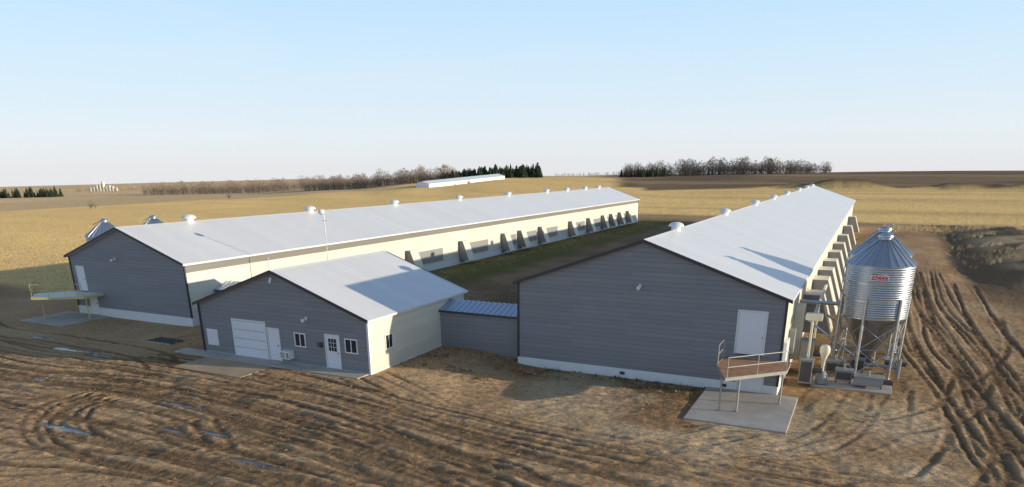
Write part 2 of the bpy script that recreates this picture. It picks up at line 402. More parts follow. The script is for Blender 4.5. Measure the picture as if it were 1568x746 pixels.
nf=noise(n,l,2.2,9,.72,P);nfine=noise(n,l,14.,6,.7,P);nrow=noise(n,l,1.,7,.75,coords(n,l,(1.6,.16,1)));nbig=noise(n,l,.09,6,.6,P)
c=mixc(n,l,A,mixc(n,l,(0.45,0.45,0.45),(1.6,1.6,1.6),nf),.6,'MULTIPLY')
c=mixc(n,l,c,mixc(n,l,(0.5,0.5,0.5),(1.55,1.52,1.5),mrange(n,l,nfine,.3,.7)),.55,'MULTIPLY')
rows=mixc(n,l,(.6,.55,.5),(1.4,1.4,1.4),mrange(n,l,nrow,.35,.65))
c=mixc(n,l,c,rows,mth(n,l,'MULTIPLY',S,.7),'MULTIPLY')
c=mixc(n,l,c,mixc(n,l,(.75,.75,.75),(1.25,1.25,1.25),nbig),.8,'MULTIPLY')
c=mixc(n,l,c,(.06,.045,.035),mth(n,l,'MULTIPLY',Wt,.9))
l.new(c,b.inputs['Base Color'])
l.new(mrange(n,l,Wt,.3,.7,.95,.06),b.inputs['Roughness'])
l.new(mrange(n,l,Wt,.3,.7,.05,.6),b.inputs['Specular IOR Level'])
l.new(Sh,b.inputs['Sheen Weight']);b.inputs['Sheen Roughness'].default_value=.55
b.inputs['Sheen Tint'].default_value=(1.,.70,.33,1)
dry=mth(n,l,'SUBTRACT',1.,Wt,clamp=True)
geoN=n.new('ShaderNodeNewGeometry').outputs['Normal']
nc=noise(n,l,4.,3,.8,P,out=1)
pert=vm(n,l,'SCALE',vm(n,l,'SUBTRACT',nc,(.5,.5,.5)),s=mth(n,l,'MULTIPLY',mth(n,l,'MULTIPLY',Fm,8.),dry))
Np=vm(n,l,'NORMALIZE',vm(n,l,'ADD',geoN,pert))
h1=mth(n,l,'MULTIPLY',mth(n,l,'ADD',mth(n,l,'MULTIPLY',nf,.7),mth(n,l,'MULTIPLY',nfine,.4)),dry)
bump(n,l,b,h1,.65,.15,Np)
me.materials.append(m)

# ------------------------------------------------------------------ clods, grass
def scatter_clods(N):
    mb=MB()
    for k in range(N):
        x=random.uniform(-32,31);y=random.uniform(-25,14) if random.random()<.8 else random.uniform(0,40)
        if -21<x<-5.5 and y>-9: continue
        if -1<x<17.5 and y>-1: continue
        if x<-26 and y>-6: continue
        if 12<x<17.4 and y>-6.3: continue
        if -19<x<-12.7 and y>-11.5: continue
        r=random.uniform(.02,.07)*(1.8 if random.random()<.06 else 1)
        i=int((x-RX0)/RS);j=int((y-RY0)/RS)
        z=hz(x,y)+rutH[i,j]+(fbm(np.array([x]),np.array([y]),1.6,11,4)[0]-.5)*.14
        v=[]
        for d in ((1,0,0),(-.5,.87,0),(-.5,-.87,0),(0,0,1),(0,0,-1)):
            q=r*random.uniform(.6,1.3);v.append((x+d[0]*q,y+d[1]*q,z+d[2]*q*.7+r*.2))
        mb.add((v,[(0,1,3),(1,2,3),(2,0,3),(1,0,4),(2,1,4),(0,2,4)]),'clod')
    return mb.obj('soil_clods')
scatter_clods(9000)
def grass(name,pts,hgt=(.15,.4),per=9,mats=('grass',)):
    mb=MB()
    for x,y in pts:
        z=hz(x,y)-.03;mt_=random.choice(mats)
        for k in range(per):
            t=random.uniform(0,6.28);q=random.uniform(0,.22);w=random.uniform(.012,.03);h=random.uniform(*hgt)
            bx=x+q*math.cos(t);by=y+q*math.sin(t);t2=random.uniform(0,6.28);le=h*random.uniform(.1,.6)
            mb.poly([(bx-w*math.sin(t2),by+w*math.cos(t2),z),(bx+w*math.sin(t2),by-w*math.cos(t2),z),(bx+le*math.cos(t2),by+le*math.sin(t2),z+h)],mt_)
    return mb.obj(name)
gp=[]
while len(gp)<1100:
    y=random.uniform(45,138);x=random.gauss(40+.06*(y-70),5)
    if x>31 and fbm(np.array([x]),np.array([y]),7,77,2)[0]>.5: gp.append((x,y))
gp+=[(random.uniform(22,34),random.gauss(126,5)) for _ in range(350)]
grass('dry_grass',gp,(.2,.7),9)
gp=[(random.uniform(2,13),-abs(random.gauss(0,.9))-.1) for _ in range(150)]+[(random.uniform(-6,0),random.uniform(-5,.3)) for _ in range(200)]+[(random.uniform(-27,-20.6),random.uniform(-7,0)) for _ in range(40)]+[(random.uniform(-26.5,-21),random.uniform(22,115)) for _ in range(700)]
grass('weeds',gp,(.05,.22),7,('grass','green','green'))

# ------------------------------------------------------------------ buildings
def roof_barn(par,x0,x1,y0,y1,h,s,ox,oy,th=.14,mat='roof'):
    xm=(x0+x1)/2;zr=h+(xm-x0)*s;mb=MB()
    for sg,xe in ((-1,x0-ox),(1,x1+ox)):
        ze=h-ox*s
        a=[(xe,y0-oy,ze),(xe,y1+oy,ze),(xm,y1+oy,zr),(xm,y0-oy,zr)]
        bot=[(p[0],p[1],p[2]-th) for p in a]
        mb.poly(a if sg<0 else a[::-1],mat)
        mb.poly(bot if sg>0 else bot[::-1],'white')
        mb.poly([a[0],a[1],bot[1],bot[0]],'white')
    mb.obj('roof_panels',par)
    mb=MB()
    for yy in (y0-oy-.03,y1+oy+.03):
        for xe in (x0-ox-.02,x1+ox+.02):
            ze=h-ox*s
            mb.poly([(xe,yy,ze+.03),(xm,yy,zr+.03),(xm,yy,zr-.15),(xe,yy,ze-.15)],'trim')
            d=.06 if yy<y0 else -.06
            mb.poly([(xe,yy,ze+.03),(xm,yy,zr+.03),(xm,yy+d,zr+.03),(xe,yy+d,ze+.03)],'trim')
    mb.obj('rake_trim',par)
    mb=MB()
    for sg in (-1,1):
        mb.poly([(xm,y0-oy,zr+.035),(xm+sg*.22,y0-oy,zr+.035-.22*s),(xm+sg*.22,y1+oy,zr+.035-.22*s),(xm,y1+oy,zr+.035)],'white')
    mb.obj('ridge_cap',par)
def barn_walls(par,x0,x1,y0,y1,zb,zf,h,s,gmat,smat,band=None,corner='trim'):
    xm=(x0+x1)/2;zr=h+(xm-x0)*s
    mb=MB()
    for yy,fl in ((y0,0),(y1,1)):
        p=[(x0,yy,zf),(x1,yy,zf),(x1,yy,h-.02),(xm,yy,zr-.02),(x0,yy,h-.02)]
        mb.poly(p[::-1] if fl else p,gmat)
    for xx in (x0,x1):
        zt=h-.02
        if band:
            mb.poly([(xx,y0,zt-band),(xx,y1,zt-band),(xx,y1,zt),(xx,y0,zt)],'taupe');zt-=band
        mb.poly([(xx,y0,zf),(xx,y1,zf),(xx,y1,zt),(xx,y0,zt)],smat)
    mb.obj('walls',par)
    mb=MB();mb.box(x0-.03,x1+.03,y0-.03,y1+.03,zb,zf,'found');mb.obj('foundation',par)
    if corner:
        mb=MB()
        for xx in (x0,x1):
            for yy in (y0,y1):
                mb.box(xx-.06,xx+.06,yy-.06,yy+.06,zf,h-.1,corner)
        mb.obj('corner_trim',par)
def ridge_vents(par,x,zr,ys,k=1.):
    mb=MB()
    for y in ys:
        mb.add(lathevf([(.0,zr+.6*k),(.25*k,zr+.58*k),(.5*k,zr+.48*k),(.62*k,zr+.33*k),(.62*k,zr+.26*k),(.38*k,zr+.24*k),(.36*k,zr-.2)],x,y,20),'white')
    mb.obj('ridge_vents',par,smooth=True)
def hoods(par,x,ys,z0=.5,z1=2.8,p=1.3,w=1.5,pt=.45):
    mb=MB()
    for y in ys:
        prof=[(x,z1),(x+pt,z1),(x+p,z0),(x+.02,z0)]
        for yy in (y,y+w): mb.poly([(a,yy,b_) for a,b_ in prof],'hoodside')
        mb.poly([(prof[0][0],y,z1),(prof[0][0],y+w,z1),(prof[1][0],y+w,z1),(prof[1][0],y,z1)],'hood')
        mb.poly([(x+pt,y,z1),(x+pt,y+w,z1),(x+p,y+w,z0),(x+p,y,z0)],'hood')
        for yy in (y,y+w): mb.tube((x+pt,yy,z1),(x+p,yy,z0),.035,'hood',6)
        mb.tube((x+p,y,z0),(x+p,y+w,z0),.035,'hood',6)
        mb.box(x+.004,x+.1,y+.1,y+w-.1,z0-.35,z0-.02,'fan')
    mb.obj('fan_hoods',par)
def door(mb,x0,x1,y,z0,z1,frame='white',mat='door',win=False,knob=1):
    f=.07
    mb.box(x0-f,x0,y-.05,y+.02,z0,z1+f,frame);mb.box(x1,x1+f,y-.05,y+.02,z0,z1+f,frame);mb.box(x0,x1,y-.05,y+.02,z1,z1+f,frame)
    mb.box(x0+.012,x1-.012,y-.02,y+.02,z0,z1-.012,mat)
    mb.box(x0,x1,y-.012,y+.01,z0,z1,'trim')
    mb.box(x0,x1,y-.06,y+.02,z0-.04,z0,'trim')
    k=x1-.1 if knob>0 else x0+.1
    mb.tube((k,y-.025,z0+1.),(k,y-.09,z0+1.),.03,'trim',8)
    if win:
        mb.box(x0+.2,x1-.2,y-.035,y-.019,z0+1.1,z1-.2,'glass')
        for i in (1,2): xx=x0+.2+(x1-x0-.4)*i/3;mb.box(xx-.012,xx+.012,y-.042,y-.034,z0+1.1,z1-.2,'white')
        for i in (1,2): zz=z0+1.1+(z1-z0-1.3)*i/3;mb.box(x0+.2,x1-.2,y-.048,y-.043,zz-.012,zz+.012,'white')
def window(mb,x0,x1,y,z0,z1,split=True):
    f=.07
    mb.box(x0,x0+f,y-.05,y+.02,z0,z1,'white');mb.box(x1-f,x1,y-.05,y+.02,z0,z1,'white')
    mb.box(x0+f,x1-f,y-.05,y+.02,z1-f,z1,'white');mb.box(x0+f,x1-f,y-.05,y+.02,z0,z0+f,'white')
    mb.box(x0+f,x1-f,y-.015,y+.02,z0+f,z1-f,'glass')
    if split: xm=(x0+x1)/2;mb.box(xm-.03,xm+.03,y-.04,y-.016,z0+f,z1-f,'white')
def window_x(mb,x,y0,y1,z0,z1):
    f=.07
    mb.box(x-.02,x+.05,y0,y0+f,z0,z1,'white');mb.box(x-.02,x+.05,y1-f,y1,z0,z1,'white')
    mb.box(x-.02,x+.05,y0+f,y1-f,z1-f,z1,'white');mb.box(x-.02,x+.05,y0+f,y1-f,z0,z0+f,'white')
    mb.box(x-.02,x+.015,y0+f,y1-f,z0+f,z1-f,'glass');ym=(y0+y1)/2;mb.box(x+.016,x+.04,ym-.02,ym+.02,z0+f,z1-f,'white')
def wall_lamp(par,x,y,z):
    mb=MB();mb.box(x-.08,x+.08,y-.05,y,z-.05,z+.15,'white');mb.tube((x,y-.05,z+.08),(x,y-.3,z+.05),.03,'white')
    mb.add(lathevf([(.0,z+.1),(.1,z+.07),(.12,z-.05),(.07,z-.14),(0,z-.16)],x,y-.33,12),'white');mb.obj('wall_light',par,smooth=True)

SL=.349
A_=empty('poultry_barn')
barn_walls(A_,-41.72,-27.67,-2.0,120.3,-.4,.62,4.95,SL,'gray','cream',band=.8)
roof_barn(A_,-41.72,-27.67,-2.0,120.3,4.95,SL,.25,.27)
ridge_vents(A_,-34.7,4.95+7.02*SL,[5,20.7,36.3,52.5,68.6,84.5,94.5,104.7,113])
hy=[28,40,52,57.5,65,78,87,95,100,105.5,111]
hoods(A_,-27.66,hy,.5,2.85,1.5,1.5,.6)
mb=MB()
for a0,b0 in zip(hy,hy[1:]):
    e=min(a0+8,b0-.6)
    if e-a0>3: mb.box(-27.67,-27.60,a0+1.9,e,.9,2.4,'fan')
mb.obj('side_inlet_panels',A_)
mb=MB();door(mb,-41.0,-40.05,-2.0,1.95,4.0);door(mb,-39.9,-39.0,-2.03,-.02,1.8);mb.obj('gable_doors',A_)
wall_lamp(A_,-35.7,-2.0,4.8)
B_=empty('poultry_barn')
barn_walls(B_,0,15.85,0,127,-.9,.06,4.96,SL,'gray','cream')
roof_barn(B_,0,15.85,0,127,4.96,SL,.27,.27)
ridge_vents(B_,7.92,4.96+7.92*SL,[7.3,24.6,42.3,58,73.5,92,108,120],.8)
hoods(B_,15.86,[12,19.5,25.5,32,40,49,60,76,98],.7,3.3,2.0,2.4,1.1)
mb=MB();door(mb,13.45,14.9,0,1.72,4.1);door(mb,13.7,15.05,-.03,-.42,1.4);mb.obj('gable_doors',B_)
mb=MB();mb.box(15.86,16.05,.7,2.1,.4,2.4,'door');mb.box(15.86,16.2,3.2,4.2,1.2,2.6,'machine');mb.box(15.86,16.4,6.,6.8,.2,3.6,'hood');mb.obj('east_wall_boxes',B_,bevel=.02)
wall_lamp(B_,7.8,0,5.05)
mb=MB()
for xx in (7.0,13.): mb.box(xx-.15,xx+.15,-.06,-.031,-.3,-.12,'trim')
mb.obj('foundation_vents',B_)
C_=empty('office_building')
barn_walls(C_,-20.18,-6.27,-7.38,3.97,-.2,.05,3.39,SL,'gray','cream',corner=None)
roof_barn(C_,-20.18,-6.27,-7.38,3.97,3.39,SL,.25,.27,.12)
mb=MB();mb.box(-6.33,-6.2,-7.45,-7.32,.05,3.25,'white');mb.box(-20.25,-20.12,-7.45,-7.32,.05,3.25,'trim')
mb.obj('corner_trim',C_)
yc=-7.38
mb=MB()
x0,x1=-17.2,-14.45
mb.box(x0-.1,x0,yc-.05,yc+.02,.02,2.5,'white');mb.box(x1,x1+.1,yc-.05,yc+.02,.02,2.5,'white');mb.box(x0,x1,yc-.05,yc+.02,2.4,2.5,'white')
mb.box(x0,x1,yc-.008,yc+.01,.04,2.4,'trim')
for k in range(4): mb.box(x0,x1,yc-.022,yc+.02,.04+k*.59,.04+k*.59+.565,'door')
for k in range(4):
    for j in range(4):
        a=x0+.1+j*.67;mb.box(a,a+.52,yc-.03,yc-.021,.14+k*.59,.5+k*.59,'door')
mb.obj('garage_door',C_)
mb=MB();door(mb,-14.2,-13.3,yc,.05,2.1);door(mb,-9.5,-8.5,yc,.05,2.12,win=True);mb.obj('entry_doors',C_)
mb=MB();window(mb,-12.0,-11.1,yc,1.15,2.05);window(mb,-8.05,-7.1,yc,1.15,2.05);window_x(mb,-6.27,-5.8,-5.0,1.15,2.1);mb.obj('windows',C_)
mb=MB();mb.box(-19.75,-18.75,yc-.04,yc+.01,.5,1.6,'white')
for k in range(9): mb.box(-19.68,-18.82,yc-.075,yc-.041,.56+k*.11,.62+k*.11,'door')
mb.obj('louvre_vent',C_)
mb=MB();mb.box(-13.0,-12.2,yc-.45,yc+.02,.35,.85,'white')
for k in range(6): mb.box(-12.92,-12.55,yc-.462,yc-.451,.42+k*.065,.45+k*.065,'trim')
mb.box(-12.45,-12.25,yc-.462,yc-.451,.42,.78,'machine')
mb.obj('window_air_conditioner',C_,bevel=.015)
mb=MB();mb.box(-10.0,-9.8,yc-.1,yc,1.3,1.6,'trim');mb.box(-10.35,-10.2,yc-.1,yc,1.35,1.55,'machine');mb.obj('meter_boxes',C_)
wall_lamp(C_,-10.9,yc,2.95)
mb=MB();zr=3.39+6.955*SL
mb.tube((-13.22,-7.6,zr-.1),(-13.22,-7.6,zr+.75),.03,'white');mb.tube((-13.5,-7.6,zr+.65),(-12.95,-7.6,zr+.65),.02,'white');mb.tube((-13.22,-7.6,zr-.45),(-13.22,-7.75,zr-.75),.07,'white')
mb.obj('ridge_aerial',C_)
M['roofblue']=plain('galvalume_roof',(.40,.48,.60),.3,.3,var=.06)
def corridor(x0,x1,rm):
    e=empty('link_corridor');y0,y1,h=.66,3.34,2.55;s=.33;ym=2.0
    mb=MB();mb.box(x0,x1,y0,y1,-.5,h,'gray');mb.obj('walls',e)
    mb=MB();zr=h+(ym-y0)*s
    for ye in (y0-.2,y1+.2):
        ze=h-.2*s+.04
        mb.poly([(x0,ye,ze),(x1,ye,ze),(x1,ym,zr+.04),(x0,ym,zr+.04)],rm)
        mb.poly([(x0,ye,ze-.005),(x1,ye,ze-.005),(x1,ye,ze-.14),(x0,ye,ze-.14)],'trim')
    mb.obj('roof_panels',e)
    mb=MB();x=x0+.2
    while x<x1:
        for ye in (y0-.2,y1+.2):
            ze=h-.2*s+.05
            mb.tube((x,ye,ze),(x,ym,zr+.05),.03,'galvs',5)
        x+=.4
    mb.obj('roof_ribs',e)
corridor(-6.26,-.04,'roofblue');corridor(-27.6,-20.25,'roofblue')

def platform(poly,z,legs,gz,matdeck,matrail,railedges):
    e=empty('access_platform')
    mb=MB();mb.poly([(x,y,z) for x,y in poly],matdeck);mb.poly([(x,y,z-.12) for x,y in poly][::-1],matrail)
    for i in range(len(poly)):
        a=poly[i];b_=poly[(i+1)%len(poly)]
        mb.poly([(a[0],a[1],z+.02),(b_[0],b_[1],z+.02),(b_[0],b_[1],z-.16),(a[0],a[1],z-.16)],matrail)
    mb.obj('deck',e)
    mb=MB()
    for x,y in legs:
        mb.tube((x,y,gz),(x,y,z-.05),.05,matrail,8);mb.box(x-.12,x+.12,y-.12,y+.12,gz,gz+.03,matrail)
    mb.obj('legs',e)
    mb=MB()
    for a,b_ in railedges:
        L=math.hypot(b_[0]-a[0],b_[1]-a[1]);n_=max(1,round(L/1.6))
        for k in range(n_+1):
            t=k/n_;x=a[0]+(b_[0]-a[0])*t;y=a[1]+(b_[1]-a[1])*t;mb.tube((x,y,z-.1),(x,y,z+1.07),.028,matrail)
        for hh in (1.05,.55): mb.tube((a[0],a[1],z+hh),(b_[0],b_[1],z+hh),.026,matrail)
    mb.obj('guard_rail',e)
platform([(12.95,-.04),(12.85,-2.1),(13.75,-4.6),(16.4,-1.9),(16.4,-.04)],1.5,[(13.5,-4.1),(14.35,-3.9),(16.2,-1.7)],-.42,'deck','rail',[((12.88,-.3),(12.88,-2.0)),((13.8,-4.5),(16.35,-1.9))])
platform([(-41.8,-2.04),(-43.8,-4.3),(-41.7,-5.9),(-38.0,-3.8),(-38.0,-2.04)],1.85,[(-43.0,-4.3),(-42.0,-4.9),(-38.4,-3.4)],-.05,'hood','yellow',[((-41.9,-2.4),(-43.7,-4.3)),((-43.7,-4.3),(-41.7,-5.8)),((-41.7,-5.8),(-38.1,-3.8))])
def slab(name,x0,x1,y0,y1,z,mat='conc'):
    mb=MB();mb.box(x0,x1,y0,y1,z-.3,z,mat);return mb.obj(name,bevel=.02)
slab('concrete_pad',12.1,17.0,-6.0,-.04,-.40)
slab('concrete_pad',-43.3,-37.6,-6.3,-2.04,-.03)
slab('concrete_walk',-22.0,-6.4,-8.5,-7.39,.04,'conc')
slab('concrete_apron',-18.8,-13.0,-11.2,-8.504,-.005,'dustconc')
slab('concrete_pad',17.4,21.6,2.9,5.2,-.42)

def bin_(cx,cy,gz,zt,sign=False,R=1.8):
    e=empty('feed_bin');k=(zt-gz)/8.5
    Z_=lambda t:gz+t*k
    mb=MB();mb.add(lathevf([(.26,Z_(.95)),(R,Z_(3.55))],cx,cy,40),'hopperm');mb.obj('hopper',e,smooth=True)
    mb=MB();mb.add(lathevf([(R,Z_(3.55)),(R,Z_(6.65))],cx,cy,48),'galv');mb.obj('bin_shell',e,smooth=True)
    mb=MB();mb.add(lathevf([(R+.07,Z_(6.61)),(.32,Z_(8.0)),(.32,Z_(8.2))],cx,cy,24),'galvs')
    for i in range(24):
        t=2*math.pi*i/24;c,s=math.cos(t),math.sin(t)
        mb.tube((cx+(R+.07)*c,cy+(R+.07)*s,Z_(6.63)),(cx+.33*c,cy+.33*s,Z_(8.02)),.022,'galvs',5)
    mb.obj('cone_roof',e)
    mb=MB();mb.add(lathevf([(.36,Z_(8.12)),(.42,Z_(8.16)),(.4,Z_(8.24)),(.2,Z_(8.34)),(0,Z_(8.38))],cx,cy,20),'galvs')
    mb.tube((cx-.3,cy,Z_(8.25)),(cx+.45,cy-.3,Z_(8.5)),.04,'galvs');mb.tube((cx-.35,cy-.1,Z_(8.1)),(cx-.95,cy-.55,Z_(7.75)),.03,'galvs')
    mb.obj('lid',e,smooth=True)
    mb=MB()
    for z in (3.57,4.6,5.62,6.61): mb.add(lathevf([(R+.003,Z_(z)-.04),(R+.035,Z_(z)-.03),(R+.035,Z_(z)+.03),(R+.003,Z_(z)+.04)],cx,cy,48),'galvs')
    mb.obj('hoop_bands',e,smooth=True)
    mb=MB();n_=6;P=[]
    for i in range(n_):
        t=2*math.pi*(i+.25)/n_;c,s=math.cos(t),math.sin(t);P.append((c,s))
        mb.tube((cx+(R+.06)*c,cy+(R+.06)*s,gz),(cx+(R+.06)*c,cy+(R+.06)*s,Z_(4.75)),.075,'galvs',6)
        mb.box(cx+(R+.06)*c-.15,cx+(R+.06)*c+.15,cy+(R+.06)*s-.15,cy+(R+.06)*s+.15,gz,gz+.03,'galvs')
    for i in range(n_):
        a=P[i];b_=P[(i+1)%n_]
        q=lambda p,z:(cx+(R+.06)*p[0],cy+(R+.06)*p[1],gz+z*k)
        mb.tube(q(a,.25),q(b_,1.7),.022,'galvs',5);mb.tube(q(b_,.25),q(a,1.7),.022,'galvs',5)
        mb.tube(q(a,1.75),q(b_,3.2),.022,'galvs',5);mb.tube(q(b_,1.75),q(a,3.2),.022,'galvs',5)
        mb.tube(q(a,1.72),q(b_,1.72),.022,'galvs',5)
    mb.obj('legs_and_bracing',e)
    mb=MB();t0=math.radians(200);u=(math.cos(t0),math.sin(t0));v_=(-u[1],u[0])
    for sd in (-.2,.2): mb.tube((cx+(R+.15)*u[0]+sd*v_[0],cy+(R+.15)*u[1]+sd*v_[1],Z_(.9)),(cx+(R+.15)*u[0]+sd*v_[0],cy+(R+.15)*u[1]+sd*v_[1],Z_(6.9)),.022,'galvs',5)
    z=1.
    while z<6.8:
        mb.tube((cx+(R+.15)*u[0]-.2*v_[0],cy+(R+.15)*u[1]-.2*v_[1],Z_(z)),(cx+(R+.15)*u[0]+.2*v_[0],cy+(R+.15)*u[1]+.2*v_[1],Z_(z)),.016,'galvs',5);z+=.3
    mb.obj('ladder',e)
    mb=MB();mb.box(cx-.32,cx+.32,cy-.32,cy+.32,gz+.45*k,gz+1.*k,'dark');mb.tube((cx-.2,cy,gz+.6*k),(cx-4.3,cy-.5,gz+3.6*k),.075,'galvs',8);mb.obj('feed_boot_and_auger',e)
    if sign:
        mb=MB();y=cy-R-.07
        mb.box(cx-.48,cx+.48,y-.015,y+.05,Z_(6.0)-.16,Z_(6.0)+.16,'white');mb.box(cx-.44,cx+.44,y-.02,y-.014,Z_(6.0)-.12,Z_(6.0)+.12,'red');mb.obj('label_plate',e)
        cu=bpy.data.curves.new('label_text','FONT');cu.body='FACCO';cu.size=.27;cu.align_x='CENTER';cu.align_y='CENTER';cu.extrude=.004
        t=bpy.data.objects.new('label_text',cu);t.location=(cx,y-.03,Z_(6.0));t.rotation_euler=(math.radians(90),0,0);cu.materials.append(M['white']);scene.collection.objects.link(t);t.parent=e
    return e
bin_(20.1,7.2,-.38,8.0,True)
bin_(20.1,12.6,-.38,8.0)
bin_(-46.4,5.,-.05,7.5);bin_(-46.4,10.4,-.05,7.5)

e=empty('exhaust_stack')
mb=MB();mb.tube((17.9,3.4,-.42),(17.9,3.4,.9),.09,'hood',10);mb.add(lathevf([(.0,1.9),(.2,1.86),(.28,1.7),(.28,1.45),(.18,1.2),(.09,.9)],17.9,3.4,20),'hood');mb.add(lathevf([(.32,-.38),(.32,.1),(.2,.3),(.09,.35)],17.9,3.4,20),'machine');mb.obj('stack_body',e,smooth=True)
def gearbox(name,x,y,z,sx,sy,sz,mat='machine'):
    e=empty(name);mb=MB();mb.box(x,x+sx,y,y+sy,z+.12,z+sz,mat);mb.box(x+.06,x+sx-.06,y-.012,y,z+.22,z+sz-.1,'dark' if mat=='machine' else 'fan')
    mb.box(x-.04,x+sx+.04,y-.04,y+sy+.04,z+sz,z+sz+.04,'machine')
    for a in (x+.05,x+sx-.12):
        for b_ in (y+.05,y+sy-.12): mb.box(a,a+.07,b_,b_+.07,z,z+.12,'trim')
    mb.obj('housing',e,bevel=.015)
    mb=MB();mb.tube((x+sx*.5,y+sy*.5,z+sz+.04),(x+sx*.5,y+sy*.5,z+sz+.35),.06,'galvs');mb.tube((x+sx,y+sy*.4,z+sz*.6),(x+sx+.5,y+sy*.4,z+sz*.6),.14,'dark',12);mb.obj('fittings',e)
gearbox('control_cabinet',18.6,3.9,-.4,.9,.6,.75)
gearbox('conveyor_drive_unit',19.6,3.4,-.4,1.5,.8,.6,'fan')
gearbox('conveyor_drive_unit',18.0,5.6,-.4,1.0,.7,.8)
gearbox('conveyor_drive_unit',19.3,6.6,-.4,.8,.6,.9)
gearbox('conveyor_drive_unit',21.2,8.2,-.4,.7,.6,.6)
gearbox('equipment_cabinet',16.7,2.6,-.42,.7,.6,1.5,'machine')
gearbox('equipment_cabinet',16.5,5.2,-.42,.7,.9,2.0,'fan')
e=empty('feed_conveyor');mb=MB()
mb.tube((15.9,8.,3.5),(18.6,8.,3.5),.12,'galvs');mb.tube((17.0,4.2,3.2),(17.,16.,3.4),.1,'hood',8);mb.tube((17.,4.2,-.4),(17.,4.2,3.2),.07,'hood');mb.tube((17.,9.,-.4),(17.,9.,3.3),.06,'hood');mb.box(16.6,17.5,4.,4.9,3.1,3.4,'hood')
mb.tube((18.3,7.,.2),(22.0,6.4,.2),.11,'machine');mb.tube((16.,9.5,.4),(19.5,9.5,.5),.13,'machine');mb.tube((21.9,6.2,-.38),(21.9,6.2,.8),.1,'machine')
for k in range(9):
    x=17.3+random.random()*3;y=4.5+random.random()*6;mb.tube((x,y,-.35),(x+random.uniform(-1,1),y+random.uniform(-1,1),random.uniform(.1,1.4)),.04,random.choice(['dark','machine','rust','galvs']),6)
mb.obj('conveyor_pipes',e)
e=empty('yard_light_pole');mb=MB()
z0=hz(-20.6,6.4);mb.tube((-20.6,6.4,z0-.2),(-20.6,6.4,8.2),.04,'galvs',8,.03)
mb.add(lathevf([(0,8.62),(.2,8.55),(.26,8.4),(.22,8.25),(.05,8.18)],-20.75,6.3,16),'white');mb.tube((-20.85,6.4,7.7),(-20.35,6.4,7.7),.02,'galvs')
mb.obj('pole_and_lamp',e)
e=empty('pallet');mb=MB();zz=hz(-25,-7)
for k in range(6): mb.box(-26.2+k*.42,-25.95+k*.42,-7.3,-6.1,zz+.09,zz+.13,'dark')
for k in range(3): mb.box(-26.2,-23.85,-7.3+k*.55,-7.2+k*.55,zz,zz+.09,'rail')
mb.obj('slats',e)
e=empty('rubble_pile');mb=MB()
for k in range(60):
    x=1.6+random.gauss(0,.45);y=-1.6+random.gauss(0,.3);r=random.uniform(.05,.16);z=hz(x,y)+random.uniform(0,.12)
    v=[(x+r*random.uniform(.6,1.2)*dx,y+r*random.uniform(.6,1.2)*dy,z+r*random.uniform(.6,1.1)*dz) for dx,dy,dz in ((1,0,0),(-1,0,0),(0,1,0),(0,-1,0),(0,0,1),(0,0,-1))]
    mb.add((v,[(0,2,4),(2,1,4),(1,3,4),(3,0,4),(2,0,5),(1,2,5),(3,1,5),(0,3,5)]),'rust' if k%2 else 'clod')
mb.obj('rubble',e)

# ------------------------------------------------------------------ distant trees
def pol(phi,r):
    p=math.radians(phi);c,s=math.cos(p)*r,math.sin(p)*r
    return CX+FW[0]*c+RT[0]*s, CY+FW[1]*c+RT[1]*s
def treeline(name,p0,p1,r0,r1,depth,N,hr,kind='bare',mat='twig',hp=None,dens=85,clump=.6):
    mb=MB();sd_=random.uniform(0,50)
    for k in range(N):
        t=random.random()
        cl=.5+.5*math.sin(t*37+sd_)*math.sin(t*83+sd_*2)
        if random.random()<clump*(1-cl): continue
        phi=p0+(p1-p0)*t;r=r0+(r1-r0)*t+random.uniform(0,depth)
        x,y=pol(phi,r);z=hz(x,y);h=random.uniform(*hr)*(.75+.4*cl)
        if hp: h*=hp(t)
        if kind=='bare':
            mb.add(tubevf((x,y,z-.3),(x,y,z+h*.55),.16*h/8,4,.05),'bark')
            cw=h*random.uniform(.36,.6)
            for j in range(6):
                a=random.uniform(0,6.28);q=h*random.uniform(.35,.5);b0=z+h*random.uniform(.2,.45)
                mb.add(tubevf((x,y,b0),(x+cw*math.cos(a)*.8,y+cw*math.sin(a)*.8,b0+q*.8),.06,3,.02),'bark')
            for j in range(dens):
                a=random.uniform(0,6.28);w=random.random()**.5;zz=random.random()
                rr=cw*w*math.sin(math.pi*(.12+.8*zz)) ;px=x+rr*math.cos(a);py=y+rr*math.sin(a);pz=z+h*(.05+.95*zz)
                s=random.uniform(.3,.85)*h/9
                d=Vector((random.gauss(0,.5),random.gauss(0,.5),random.uniform(.2,1))).normalized()*s*1.4
                e1=Vector((random.gauss(0,1),random.gauss(0,1),random.gauss(0,.4))).normalized()*s*.3
                c=Vector((px,py,pz));mb.poly([c-e1,c+e1,c+d],mat)
        else:
            mb.add(tubevf((x,y,z-.3),(x,y,z+h*.9),.14,4,.03),'bark')
            for j in range(95):
                zz=random.random()**1.2;a=random.uniform(0,6.28);rad=h*.27*(1-zz)*random.uniform(.7,1.15)+.12
                c=Vector((x,y,z+h*(.06+.92*zz)));tip=c+Vector((rad*math.cos(a),rad*math.sin(a),-rad*.35))
                sd=Vector((-math.sin(a),math.cos(a),0))*(.22+rad*.4)
                c2=c+(tip-c)*.3
                mb.poly([c2+Vector((0,0,.5)),tip-sd,tip+sd],mat)
    return mb.obj(name)
treeline('distant_bare_trees',9.3,23.9,515,530,40,620,(5.,10.),'bare','twig2',hp=lambda t:.8+.3*math.sin(3.14*min(1,t*1.1))**.5 if 0<t<.9 else .75,clump=.35)
treeline('distant_evergreen_trees',9.1,12.5,505,512,25,45,(4.,6.5),'ever','pine')
